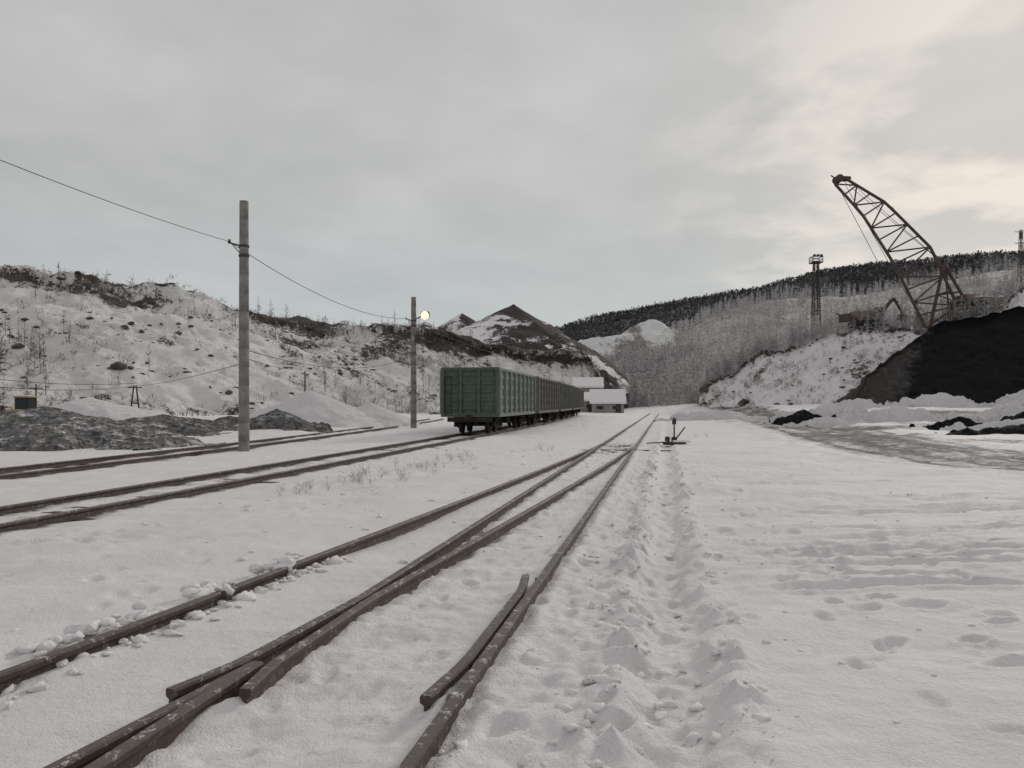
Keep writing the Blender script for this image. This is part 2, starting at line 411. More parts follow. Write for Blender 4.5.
end=230
railobj('stock_rail_straight',[path(D_,-6,end)],tr)
railobj('stock_rail_curved',[path(A_,-3,end)],tr)
ze=Zf-.62
def flare(y,c,l=.5): return .07*max(0,1-abs(y-c)/l)
railobj('wing_rail_a',[path(lambda y:min(L_(y),R_(y)-.115)-flare(y,ze,.45),ze,29.7)],tr)
railobj('wing_rail_b',[path(lambda y:max(R_(y),L_(y)+.115)+flare(y,ze,.45),ze,29.7)],tr,-.0485)
railobj('frog_rail_a',[path(L_,-6,Zf-.12)],tr,-.052)
railobj('frog_rail_b',[path(R_,-3,Zf-.12)],tr,-.0545)
railobj('guard_rail_a',[path(lambda y:D_(y)-.115-flare(y,4.5,.6)-flare(y,7.7,.6),4.5,7.7)],tr,-.060)
mb=MB()
for y in np.arange(4.6,7.8,.62): mb.box((D_(y)-.065,y,.045),(.05,.09,.06))
mb.obj('spacer_blocks',[M_rail],tr)
mb=MB()
for y in list(np.arange(28,36,.56)):
    c=(A_(y)+D_(y))/2
    mb.box((c,y,-.085),(2.9,.24,.14),0,Matrix.Rotation(-.19,3,'Z'))
mb.box(((L_(29)+D_(29))/2+.7,29.6,.01),(3.2,.05,.04),0,Matrix.Rotation(-.19,3,'Z'))
mb.obj('sleepers',[M_sleeper],tr)
def track(name,fn,y0,y1,hd=None):
    e=empty(name)
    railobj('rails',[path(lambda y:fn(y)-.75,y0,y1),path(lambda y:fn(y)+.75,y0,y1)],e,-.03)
    mb=MB()
    y=y0
    while y<min(y1,75):
        mb.box((fn(y),y,-.060+random.uniform(-.015,.015)),(2.7,.23,.12),0,Matrix.Rotation(-.18+random.gauss(0,.01),3,'Z'));y+=.56
    mb.obj('sleepers',[M_sleeper],e)
track('railway_track',T1,-4,150)
track('railway_track',T3,-4,84)

# switch stand
sx,sy=6.95,33.0;sg_=gh(sx,sy)
e=empty('switch_stand',(sx,sy,sg_))
mb=MB()
mb.box((0,0,.05),(.9,.5,.12));mb.rod((0,0,.05),(0,0,.85),.04,.03);mb.box((0,0,.22),(.22,.18,.22),0,None,.03)
mb.rod((.05,-.02,.2),(.45,-.05,.75),.03);mb.box((-.30,-.05,.25),(.2,.16,.2),0,None,.04)
mb.rod((-.2,0,.12),(-1.2,-.1,.06),.025)
mb.obj('stand',[M_steel],e)
mb=MB();mb.box((0,0,.97),(.16,.16,.22),0,None,.03);mb.box((0,0,1.1),(.22,.22,.03));mb.rod((0,0,1.1),(0,0,1.18),.04,.02)
mb.rod((0,-.085,.97),(0,-.11,.97),.06,.06,12);mb.obj('lantern',[M_steel],e)
mb=MB();mb.box((.3,.0,.14),(.8,.4,.10),0,None,.04);mb.obj('snow_cap',[M_clump],e)

# ---------------------------------------------------------------- snow clumps
def clumps(name,items,mat,sub_=2,smooth=True):
    import bmesh
    bm=bmesh.new();bmesh.ops.create_icosphere(bm,subdivisions=sub_,radius=1)
    bv=np.array([v.co[:] for v in bm.verts]);bf=np.array([[v.index for v in f.verts] for f in bm.faces]);bm.free()
    Vs=[];Fs=[];o=0
    for k,(x,y,z,r) in enumerate(items):
        q=rng.normal(size=3)*3
        d=1+.95*fbm(bv[:,0]*1.7+q[0]+bv[:,2],bv[:,1]*1.7+q[1]-bv[:,2]*.7,3,k%50,.75)
        s=np.array([rng.uniform(.8,1.7),rng.uniform(.8,1.3),rng.uniform(.4,.8)])*r
        a=rng.uniform(0,6.28);c,sn=math.cos(a),math.sin(a)
        p=bv*d[:,None]*s;p=np.stack([p[:,0]*c-p[:,1]*sn,p[:,0]*sn+p[:,1]*c,p[:,2]],1)+np.array([x,y,z])
        Vs.append(p);Fs.append(bf+o);o+=len(bv)
    npmesh(name,np.concatenate(Vs),np.concatenate(Fs),mat,smooth,None,3)
it=[]
for i in range(900):
    y=2.6+random.random()**1.6*22
    c,w=random.choice([(-.36,.11),(-.36,.13),(.40,.16),(-.7,.3),(.1,.35)])
    x=.2*y+random.gauss(c,w);r=.006+.045*random.random()**4
    it.append((x,y,gh(x,y),r))
for i in range(160):
    y=random.uniform(3.6,9);x=A_(y)+random.gauss(.13,.07)
    if random.random()<.4:x=A_(y)-.13+random.gauss(0,.05)
    it.append((x,y,gh(x,y)+.01,.015+.05*random.random()**2))
for (px,py) in((60,655),(98,640),(130,632),(138,628),(205,605),(215,598),(275,577),(290,570)):
    d=1409/(py-HY);x=(px-512)*d/F
    for j in range(7): it.append((x+random.gauss(0,.10),d+random.gauss(0,.12),gh(x,d)+random.uniform(.02,.08),random.uniform(.02,.08)))
for (px,py) in((285,555),(250,520),(270,535),(600,690),(596,735),(630,560),(645,690)):
    d=1409/(py-HY);x=(px-512)*d/F
    for j in range(4): it.append((x+random.gauss(0,.10),d+random.gauss(0,.14),gh(x,d)-.005,random.uniform(.015,.06)))
for i in range(130):
    y=random.uniform(6,30);x=random.choice([-8,-6,-3.6,-4])+random.gauss(0,.9)+.2*y
    it.append((x,y,gh(x,y),random.uniform(.01,.05)))
for i in range(400):
    y=random.uniform(3,26);x=.2*y+random.uniform(-2.6,6);it.append((x,y,gh(x,y),.005+.018*random.random()**2))
clumps('snow_clumps',it,M_clump)

# ---------------------------------------------------------------- poles & wires
def pole(x,y,h,r0,r1,lamp=False):
    g=gh(x,y);e=empty('utility_pole',(x,y,g))
    mb=MB();n=14
    for i in range(n):
        a=i/n;b=(i+1)/n
        mb.rod((0,0,-.3+(h+.3)*a),(0,0,-.3+(h+.3)*b),r0+(r1-r0)*a,r0+(r1-r0)*b,16)
    mb.obj('shaft',[M_conc],e,True)
    mb=MB()
    za=h*.82
    mb.rod((-.05,-.05,za),(-.55,-.1,za+.12),.03);mb.rod((-.05,-.05,za-.35),(-.4,-.1,za+.06),.018)
    for k in range(3): mb.rod((-.5,-.1,za+.10+.05*k),(-.5,-.1,za+.13+.05*k),.07-.01*k,.05,10)
    for z in(za,za-.35): mb.rod((0,0,z-.04),(0,0,z+.04),r0*.97,r0*.97,16)
    mb.obj('bracket',[M_steel],e)
    return e
p1=(-9.85,28.3);p2=(-6.9,54.0)
pole(*p1,9.2,.20,.16);pe=pole(*p2,9.2,.22,.17)
mb=MB();mb.rod((0,0,7.6),(.75,-.35,7.9),.04);mb.box((.85,-.35,7.95),(.6,.4,.34),0,Matrix.Rotation(.4,3,'X'),.05)
mb.rod((.4,-.15,6.2),(.4,-.15,7.75),.02);mb.box((.32,-.1,6.3),(.4,.25,.5),0,None,.04)
mb.obj('lamp_housing',[M_steel],pe)
mb=MB();mb.rod((.85,-.60,7.86),(.85,-.70,7.83),.27,.22,16);mb.obj('lamp_lens',[ml],pe)
def cable(mb,a,b,sag,r=.014,n=28):
    a=Vector(a);b=Vector(b);pr=None
    for i in range(n+1):
        f=i/n;p=a.lerp(b,f);p.z-=4*sag*f*(1-f)
        if pr is not None: mb.rod(pr,p,r,r,5)
        pr=p
mb=MB()
za=9.2*.82+.2
q0=(-12.6,-.5,7.6);q1=(p1[0]-.5,p1[1]-.1,za);q2=(p2[0]-.5,p2[1]-.1,za)
cable(mb,q0,q1,.55,.010);cable(mb,q1,q2,.75,.014)
cable(mb,(q2[0]+.5,q2[1],7.4),W(590,372,130),1.0,.02)
mb.obj('overhead_wire',[M_wire])
mb=MB();cable(mb,W(-60,380,50),W(137,386,68),.5,.02);cable(mb,W(137,386,68),(p1[0],p1[1],3.3),.15,.014);cable(mb,(p1[0],p1[1],3.8),(p2[0],p2[1],5.2),.8,.014)
cable(mb,W(-60,372,50),W(137,383,68),.4,.02);cable(mb,(p1[0],p1[1],3.5),W(305,366,95),.4,.015)
mb.obj('power_wire',[M_wire])

# ---------------------------------------------------------------- gondola wagons
def wagon(yc,mats,seed):
    x=T1(yc);dx=(T1(yc+5)-T1(yc-5))/10
    e=empty('gondola_wagon',(x,yc,.15),-math.atan(dx))
    Lb=12.9;Wd=3.12;z0=1.05;z1=3.52;hw=Wd/2;hl=Lb/2
    mb=MB()
    for s in(-1,1):
        mb.box((s*(hw-.05),0,(z0+z1)/2),(.06,Lb-.1,z1-z0),1)
        mb.box((s*(hw+.0),0,z1+.02),(.15,Lb+.02,.14),1,None,.02)
        mb.box((s*(hw+.0),0,z0-.02),(.18,Lb,.20),1,None,.02)
        n=8
        for i in range(n+1):
            yy=-hl+.08+i*(Lb-.16)/n
            mb.box((s*(hw+.055),yy,(z0+z1)/2),(.18,.14 if 0<i<n else .17,z1-z0-.10),1,None,.02)
            if i<n:
                yc2=yy+(Lb-.16)/n/2
                for k in range(4):
                    zz=z0+.38+k*.56
                    mb.box((s*(hw-.005),yc2,zz),(.045,(Lb/n)-.32,.20),1,None,.015)
                mb.box((s*(hw+.01),yc2,z0+.14),(.05,.5,.10),1)
    for s in(-1,1):
        ye=s*(hl-.02)
        mb.box((0,ye,(z0+z1)/2),(Wd-.1,.07,z1-z0),0)
        mb.box((0,ye+s*.05,z1+.02),(Wd+.05,.16,.15),0,None,.02)
        mb.box((0,ye+s*.05,z0-.02),(Wd+.05,.20,.22),0,None,.02)
        for xx in(-hw+.06,-.5,.5,hw-.06): mb.box((xx,ye+s*.09,(z0+z1)/2),(.15,.16,z1-z0-.1),0,None,.02)
        for k in range(5):
            zz=z0+.35+k*.46
            for xx,ww in((-.96,.7),(0,.8),(.96,.7)): mb.box((xx,ye+s*.055,zz),(ww,.08,.14),0,None,.02)
        for k in range(6):
            mb.rod((s*(hw-.38)-.17,ye+s*.19,z0+.1+k*.38),(s*(hw-.38)+.17,ye+s*.19,z0+.1+k*.38),.014,None,6,2)
        for q in(-.18,.18): mb.rod((s*(hw-.38)+q,ye+s*.19,z0-.1),(s*(hw-.38)+q,ye+s*.19,z0+2.1),.014,None,6,2)
    mb.box((0,0,z0+.02),(Wd-.1,Lb-.1,.1),2)
    mb.obj('body',[mats[0],mats[1],M_under],e)
    mb=MB()
    mb.box((0,0,.82),(.45,Lb+.1,.28),0)
    for s in(-1,1):
        mb.box((0,s*(hl+.05),.78),(2.5,.14,.26),0,None,.02)
        mb.box((0,s*(hl+.28),.88),(.24,.5,.22),0,None,.03);mb.box((.03,s*(hl+.55),.88),(.34,.2,.32),0,None,.05)
        mb.rod((.3,s*(hl+.1),.8),(.42,s*(hl+.42),.42),.03);mb.rod((-1.1,s*(hl+.12),.72),(.1,s*(hl+.2),.6),.02)
        mb.box((s*.5,s*1.2,.62),(.5,1.1,.4),0,None,.06)
    for yy in np.arange(-5,5.1,1.25): mb.box((0,yy,.9),(2.6,.1,.16),0)
    mb.obj('underframe',[M_under],e)
    for bi,s in enumerate((-1,1)):
        mb=MB();yb=s*4.33
        for ax in(-.925,.925):
            yy=yb+ax
            mb.rod((-1.1,yy,.475),(1.1,yy,.475),.08,None,10)
            for w in(-1,1):
                mb.rod((w*.70,yy,.475),(w*.83,yy,.475),.475,.46,28);mb.rod((w*.66,yy,.475),(w*.70,yy,.475),.50,.50,28)
                mb.box((w*1.05,yy,.50),(.26,.32,.30),0,None,.04)
        for w in(-1,1):
            mb.box((w*1.05,yb,.80),(.2,1.7,.14),0,None,.03);mb.box((w*1.05,yb,.34),(.18,.9,.12),0,None,.03)
            for q in(-1,1):
                mb.rod((w*1.05,yb+q*.4,.36),(w*1.05,yb+q*.9,.68),.07,None,6);mb.rod((w*1.05,yb+q*.28,.3),(w*1.05,yb+q*.32,.82),.07,None,6)
            for q in(-.13,.13): mb.rod((w*1.02,yb+q,.36),(w*1.02,yb+q,.72),.10,None,10)
        mb.box((0,yb,.68),(2.2,.42,.24),0)
        mb.obj('bogie_%d'%(bi+1),[M_under],e)
    nu,nv=40,14;xx=np.linspace(-hw+.1,hw-.1,nv);yy=np.linspace(-hl+.1,hl-.1,nu);a,b=np.meshgrid(xx,yy)
    z=z0+1.2+.5*fbm(a/2+seed,b/2,3,seed);o=npmesh('load',np.stack([a,b,z],-1).reshape(-1,3),gridfaces(nu,nv),M_clump,True);o.parent=e
gs=[(0,1),(2,2),(0,3),(3,2),(2,3),(0,3)]
yc=41.2+6.95
for i in range(5):
    g=gs[i];wagon(yc,(GREENS[g[0]],GREENS[g[1]]),i+3);yc+=14.3

# ---------------------------------------------------------------- hills
cols=[(-700,262,90),(-350,268,110),(-120,272,122),(0,273,128),(60,279,130),(120,294,130),(200,307,138),(260,321,145),(330,330,152),(400,333,158),(460,340,158),(520,350,160),(565,350,165),(592,362,172),(606,388,178)]
base=[(-700,60),(-350,60),(-120,60),(0,62),(60,64),(120,67),(200,72),(260,78),(330,86),(400,98),(460,112),(520,128),(565,142),(588,152),(598,160)]
rows=[[],[],[],[],[],[],[]]
for (px,py,d),(bx,bd) in zip(cols,base):
    top=np.array(W(px,py,d));b0=np.array([(bx-512)*bd/F,bd,-1.0])
    rows[0].append(b0)
    for k,(f,hf) in enumerate(((.16,.10),(.34,.27),(.58,.60),(.82,.88)),1):
        p=b0+(top-b0)*f;p[2]=-1+(top[2]+1)*hf;rows[k].append(p)
    rows[5].append(top)
    q=top.copy();q[1]+=70;q[0]*=(q[1]/top[1]);q[2]=top[2]*.55;rows[6].append(q)
def dl(u,v,X,Y,Z):
    d=-.01+.08*ss(.58,.80,v)*ss(1.0,.93,v)*(1+fbm(X/15,Y/15,3,3))
    d+=.06*ss(.42,.52,u)*ss(.45,.68,v)
    d+=.26*np.exp(-((v-.80)/.035)**2)*ss(-.02,.22,fbm(X/9,Y/14,5,17)+.06)
    d+=.20*fbm(X/10,Y/10,5,5,.65)
    d+=.15*np.exp(-((v-.52-.12*fbm(X/25,Y/60,3,41))/.02)**2)*ss(0,.2,fbm(X/18,Y/30,3,43))
    d+=.10*np.exp(-((v-.66-.10*fbm(X/20,Y/60,3,45))/.03)**2)*ss(-.1,.15,fbm(X/12,Y/30,3,47))
    d-=.05*np.exp(-((v-.30)/.10)**2)
    d+=.05*ss(.25,.05,v)
    return d
oh,AL=loft('spoil_bank_hill',rows,560,280,M_hill,[(18,1.9,5),(4,1.4,5)],dl,3)
def heap(name,pk,half,H0,mat,n=120,seed=0,power=1.0,dirt=None,elong=1,nz=.12,asym=0):
    a=np.linspace(0,2*np.pi,n*2);r=np.linspace(0,1,n)**1.2
    Rr,Aa=np.meshgrid(r,a,indexing='ij')
    ca=np.cos(Aa)
    x=pk[0]+ca*Rr*half*elong*(1-asym*ss(0,.8,ca));y=pk[1]+np.sin(Aa)*Rr*half
    pw=power-(.22*ss(0,.8,ca) if asym else 0)
    z=H0+(pk[2]-H0)*(np.sqrt((1-Rr)**2+.0015)-.0387)**pw+(pk[2]-H0)*nz*fbm(x/half*2.5,y/half*2.5,6,seed,.6)*(.25+Rr*1.2)
    D=dirt(ca,Rr,x,y) if dirt else np.zeros_like(x)
    return npmesh(name,np.stack([x,y,z],-1).reshape(-1,3),gridfaces(n,2*n),mat,True,D)
def dk(ca,r,x,y): return .01+.22*ss(-.5,.05,ca+.6*fbm(x/10,y/10,4,4))+.22*fbm(x/7,y/7,5,8,.65)+.2*ss(.16,.05,r)-.12*np.exp(-((r-.45-.1*fbm(x/9,y/9,3,9))/.035)**2)-.12*np.exp(-((r-.28-.05*fbm(x/9,y/9,3,9))/.02)**2)
heap('spoil_heap',W(513,301,225),52,3,M_peak,150,seed=2,dirt=dk,power=.97,nz=.12,elong=1.1,asym=.36)
heap('spoil_heap',W(462,311,240),42,6,M_peak,seed=5,dirt=lambda c,r,x,y:.07+.22*ss(-.3,.5,c)+.20*fbm(x/8,y/8,5,8),nz=.12)
heap('spoil_heap',W(556,330,205),26,3,M_peak,seed=7,dirt=lambda c,r,x,y:.13+.24*fbm(x/6,y/6,5,8),nz=.22,asym=.3,elong=1.1)
heap('spoil_heap',W(298,313,205),28,10,M_peak,seed=9,dirt=lambda c,r,x,y:.18+.1*fbm(x/5,y/5,4,8),nz=.18)
heap('spoil_heap',W(345,317,208),26,10,M_peak,seed=12,dirt=lambda c,r,x,y:.14+.15*fbm(x/5,y/5,4,8),nz=.25)
heap('spoil_heap',W(385,319,212),26,10,M_peak,seed=14,dirt=lambda c,r,x,y:.10+.15*fbm(x/5,y/5,4,8),nz=.25)
heap('spoil_heap',W(425,319,215),30,10,M_peak,seed=13,dirt=lambda c,r,x,y:.10+.15*fbm(x/5,y/5,4,8),nz=.2)
heap('gravel_pile',(-20.0,33,1.75),5.4,-.25,M_gravel,80,21,.9,None,1.5,.25)
heap('gravel_pile',(-25.5,30,1.8),5.0,-.25,M_gravel,70,22,.9,None,1.2,.25)
heap('gravel_pile',(-19.5,43,1.35),3.8,-.2,M_gravel,60,23,.9,None,1.6,.3)
heap('gravel_pile',(-13.9,45.5,1.65),2.8,-.2,M_gravel,60,24,.9,None,1.35,.3)
heap('gravel_pile',(-17.2,47,1.1),2.4,-.2,M_gravel,50,25,.9,None,1.7,.3)
heap('snow_mound',(-15.3,58,3.0),6.0,-.3,M_mound,70,26,1.0,lambda c,r,x,y:-.1+0*x,1.2,.12)
heap('snow_mound',(-11.0,60,2.0),4.5,-.3,M_mound,60,27,1.0,lambda c,r,x,y:-.06+0*x,1.2,.12)
heap('snow_mound',(-34,62,2.4),7,-.3,M_mound,60,28,1.0,lambda c,r,x,y:-.02+.1*fbm(x/3,y/3,3,4),1.4,.3)
rows=[]
for k,(f,hf) in enumerate(((0,0),(.35,.35),(.7,.8),(1,1),(1.5,.3))):
    r=[]
    for (px,py,d) in ((560,352,330),(585,340,330),(612,338,335),(640,325,340),(662,325,340),(690,342,345),(740,352,350)):
        tp_=np.array(W(px,py,d));b0=np.array([tp_[0]*.8,250,-2.]);p=b0+(tp_-b0)*f;p[2]=-2+(tp_[2]+2)*hf;r.append(p)
    rows.append(r)
loft('snowy_hill',rows,160,90,M_farsnow,[(25,4,5),(6,1.8,4)],lambda u,v,X,Y,Z:.0+.2*fbm(X/10,Y/25,4,3)+.1*ss(.6,.5,u)*ss(.6,.4,v),6)
rows=[]
TOP=[(598,372,300),(630,358,330),(670,342,350),(715,318,370),(770,304,390),(840,298,400),(920,287,410),(1000,275,420),(1100,260,430),(1500,238,430)]
BAS=[(600,200),(628,190),(655,180),(690,165),(740,150),(800,150),(860,160),(940,170),(1100,180),(1500,190)]
for k,(f,hf) in enumerate(((0,0),(.25,.2),(.5,.45),(.75,.75),(1,1),(1.4,.9))):
    r=[]
    for (px,py,d),(bx,bd) in zip(TOP,BAS):
        tp_=np.array(W(px,py,d));b0=np.array([(bx-512)*bd/F,bd,-1.]);p=b0+(tp_-b0)*f;p[2]=-1+(tp_[2]+1)*hf;r.append(p)
    rows.append(r)
of,AF=loft('forest_slope',rows,220,140,M_fslope,[(40,3,4),(8,.8,3)],None,8)
rows=[]
TOP=[(420,350,1100),(520,342,1050),(575,328,1000),(630,316,980),(690,303,950),(760,292,930),(830,276,900),(880,269,900),(940,264,900),(1010,258,900),(1150,252,900),(1600,236,900)]
for k,(f,hf) in enumerate(((0,0),(.3,.25),(.55,.5),(.8,.82),(1,1),(1.5,.8))):
    r=[]
    for (px,py,d) in TOP:
        tp_=np.array(W(px,py,d));b0=np.array([(px-512)*420/F,420,0.]);p=b0+(tp_-b0)*f;p[2]=(tp_[2])*hf;r.append(p)
    rows.append(r)
om,AM=loft('mountain',rows,260,110,M_mount,[(120,5,4),(30,2,3)],None,12)
TOPR=[(700,393,140),(722,375,135),(760,354,132),(800,343,130),(840,333,126),(880,328,122),(940,326,120),(985,322,118),(1010,300,122),(1040,287,125),(1120,275,130),(1400,260,130)]
BASR=[(698,135),(712,122),(745,112),(790,104),(840,98),(880,97),(940,96),(985,96),(1020,96),(1050,96),(1120,96),(1400,96)]
rows=[[] for _ in range(7)]
for (px,py,d),(bx,bd) in zip(TOPR,BASR):
    tp_=np.array(W(px,py,d));b0=np.array([(bx-512)*bd/F,bd,0.])
    for k,(f,hf) in enumerate(((0,0),(.3,.26),(.6,.58),(.85,.90),(1,1))):
        p=b0+(tp_-b0)*f;p[2]=(tp_[2])*hf;rows[k].append(p)
    p=tp_.copy();p[1]+=26;p[0]*=p[1]/tp_[1];rows[5].append(p)
    p=p.copy();p[1]+=60;p[0]*=1.3;p[2]*=.7;rows[6].append(p)
def dr(u,v,X,Y,Z): return -.01+.20*fbm(X/7,Y/7,5,33,.6)+.16*np.exp(-((v-.58)/.05)**2)*(1+fbm(X/6,Y/6,3,34))
ob,AB=loft('snow_bank',rows,400,240,M_bank,[(14,1.8,5),(3.5,1.2,5)],dr,15)
colsC=[(838,84,1.0,838,84.5,1.2),(862,83,1.0,868,88,4.9),(892,81,1.0,902,91,8.1),(925,79.5,1.0,938,93,10.6),(980,78,1.2,985,93,11.6),(1040,76,1.4,1035,92,12.6),(1150,72,1.4,1150,90,13.2),(1400,66,1.4,1400,86,12.5),(1440,70,1.2,1440,80,1.2)]
rows=[[] for _ in range(5)]
for (bx,bd,bz,tx,td,tz) in colsC:
    b0=np.array([(bx-512)*bd/F,bd,bz-.8]);tp_=np.array([(tx-512)*td/F,td,tz])
    rows[0].append(b0);rows[1].append(b0+(tp_-b0)*.5);rows[2].append(b0+(tp_-b0)*.97);rows[3].append(tp_+np.array([.8,1.2,-.1]))
    q=tp_.copy();q[0]+=3;q[1]+=17;q[2]=.5;rows[4].append(q)
def dc(u,v,X,Y,Z):
    s=(X-(838-512)*84/F)
    return np.clip(1.15-.33*(s-.95*Z+.6*fbm(X/2,Z/2,3,7))/2.2,0,1)*ss(45,32,X-20)
loft('coal_stockpile',rows,300,140,M_coal,[(5,.45,5),(1.2,.35,4)],dc,19)
heap('coal_pile',(23.5,62,1.35),2.6,.0,M_coal,50,41,1,None,1.3,.45)
heap('coal_pile',(33.5,49,1.4),2.6,-.1,M_coal,50,42,1,None,1.9,.5)
heap('coal_pile',(29,50,1.0),1.8,-.1,M_coal,50,43,1,None,1.9,.5)
heap('coal_pile',(37.5,47,1.7),2.4,-.1,M_coal,50,44,1,None,1.7,.5)
heap('coal_pile',(29,43,.75),2.2,-.1,M_coal,50,45,1,None,2.4,.6)
for i,(x,y,z,h,el) in enumerate([(41,74,3.0,3.6,2.2),(48,71,3.2,3.6,2.2),(55,68,3.6,4,2),(34,76,2.3,3,2),(30,60,1.7,2.6,2),(38,58,2.1,2.6,2.2),(44,53,1.9,3,2),(28,68,1.9,2.2,2.4),(20,75,1.2,2.5,2.5),(36,51,1.5,2.4,2.4),(31,47,.9,2,2.4),(36,44,1.0,2,2.2),(24,58,.8,1.8,2)]):
    heap('snow_mound',(x,y,z),h,.0,M_mound,60,50+i,.8,lambda c,r,x,y:.0+.16*fbm(x,y,3,4),el,.6)

# ---------------------------------------------------------------- vegetation masses
def twigs(name,P,Ht,ntw,mat,wf=.02,spread=.3,seed=0,up=.8,trunk=True,conic=.7,parts=None):
    r=np.random.default_rng(seed);n=len(P)
    hh=np.repeat(Ht,ntw);pp=np.repeat(P,ntw,0);m=len(hh)
    f=r.uniform(.08,.97,m) if trunk else r.uniform(0,.55,m)
    a=r.uniform(0,2*np.pi,m);
    ln=hh*spread*((1-f)**conic*.9+.15)*r.uniform(.6,1.2,m)
    b=pp.copy();b[:,2]+=f*hh
    el=r.uniform(.25,1.2,m)*up
    if not trunk:
        ln=hh*r.uniform(.2,.6,m);el=r.uniform(.1,1.4,m)
        q=r.normal(size=(m,2))*.22*hh[:,None];b[:,:2]+=q*f[:,None]*2
    d=np.stack([np.cos(a)*np.cos(el),np.sin(a)*np.cos(el),np.sin(el)],1)
    tip=b+d*ln[:,None]
    w=hh*wf*r.uniform(.6,1.5,m)
    s=np.stack([-np.sin(a),np.cos(a),r.uniform(-1,1,m)],1)*w[:,None]
    md=b+d*ln[:,None]*.5
    V=np.stack([b,md+s,tip,md-s],1).reshape(-1,3)
    Fq=np.arange(m*4).reshape(-1,4)
    if trunk:
        w=Ht*.012;V2=[]
        for dx,dy in((1,0),(0,1)):
            q=np.stack([w*dx,w*dy,0*w],1);t_=P.copy();t_[:,2]+=Ht
            V2.append(np.stack([P-q,P+q,t_+q*.2,t_-q*.2],1).reshape(-1,3))
        V2=np.concatenate(V2);F2=np.arange(len(V2)).reshape(-1,4)+len(V)
        V=np.concatenate([V,V2]);Fq=np.concatenate([Fq,F2])
    return npmesh(name,V,Fq,mat,False)
def sample(A,n,u0,u1,v0,v1,seed,dens=None):
    r=np.random.default_rng(seed);nv,nu=A.shape[:2]
    u=r.uniform(u0,u1,n);v=r.uniform(v0,v1,n)
    P=A[(v*(nv-1)).astype(int),(u*(nu-1)).astype(int)].copy()
    P[:,:2]+=r.normal(size=(n,2))*.3
    if dens is not None:
        k=r.uniform(0,1,n)<dens(u,v,P);P=P[k]
    P[:,2]-=.1
    return P
r=np.random.default_rng(5)
P=sample(AF,7500,.0,.98,.0,.83,1,lambda u,v,P:np.clip(.75+1.0*fbm(P[:,0]/25,P[:,1]/25,3,2),.1,1))
twigs('frosted_forest',P,r.uniform(3.5,8,len(P)),30,M_twig,.018,.28,1)
P=sample(AM,22000,.1,.98,.3,.86,2);P[:,:2]+=r.normal(size=(len(P),2))*4
twigs('distant_forest',P,r.uniform(2.5,5.5,len(P)),6,M_darkf,.16,.6,2)
def dens(u,v,P):
    return np.clip(.30+1.5*fbm(P[:,0]/10,P[:,1]/10,4,9)+.30*ss(.45,.6,u)*ss(.2,.5,v)+.3*ss(.55,.72,v),.06,1)
P=sample(AL,9000,.12,.99,.04,.86,3,dens)
twigs('shrubs',P,r.uniform(.4,2.0,len(P))*r.uniform(.4,1,len(P)),15,M_shrub,.020,.35,3,trunk=False)
P=sample(AL,1200,.3,.99,.10,.55,13,dens)
twigs('frosted_shrubs',P,r.uniform(1,2.6,len(P)),26,M_twig,.014,.35,13,trunk=False)
P=sample(AL,420,.2,.99,.12,.8,23,dens)
twigs('bare_saplings',P,r.uniform(1.6,3.8,len(P)),34,M_shrub,.010,.30,23)
P=sample(AB,2200,.02,.8,.05,.80,4,lambda u,v,P:np.clip(.35+1.2*fbm(P[:,0]/10,P[:,1]/10,4,9),.05,1))
twigs('frosted_shrubs',P,r.uniform(.4,1.8,len(P)),18,M_shrub,.016,.35,4,trunk=False)
P=sample(AB,800,.03,.75,.50,.85,6);twigs('frosted_trees',P,r.uniform(2.0,5.0,len(P)),34,M_twig,.016,.30,6)
P=sample(AL,2600,.15,.99,.05,.84,31,lambda u,v,P:np.clip(.1+1.6*fbm(P[:,0]/9,P[:,1]/9,4,19)+.25*ss(.5,.8,v),.03,1))
P2=sample(AB,700,.02,.8,.05,.6,32,lambda u,v,P:np.clip(.2+1.6*fbm(P[:,0]/6,P[:,1]/6,4,19),.03,1))
clumps('rocks',[(p[0],p[1],p[2]+.1,random.uniform(.12,.25)+.5*random.random()**5) for p in np.concatenate([P,P2])],M_rock,1,False)
def hillz(A,x,y):
    d=(A[...,0]-x)**2+(A[...,1]-y)**2;i=np.unravel_index(np.argmin(d),d.shape);return float(A[i][2])
L=[]
for (px,py,n,s) in((355,486,12,.5),(375,480,10,.4),(430,468,10,.5),(425,470,7,.4),(315,495,5,.3),(455,462,6,.4),(300,498,4,.2),(540,452,4,.5),(700,440,3,.5)):
    d=1409/(py-HY);x=(px-512)*d/F
    for i in range(n):
        a,b=x+random.gauss(0,s),d+random.gauss(0,s);L.append((a,b,gh(a,b)))
P=np.array(L);twigs('frosted_grass_tufts',P,r.uniform(.15,.45,len(P)),44,M_grass,.009,.3,8,trunk=False)

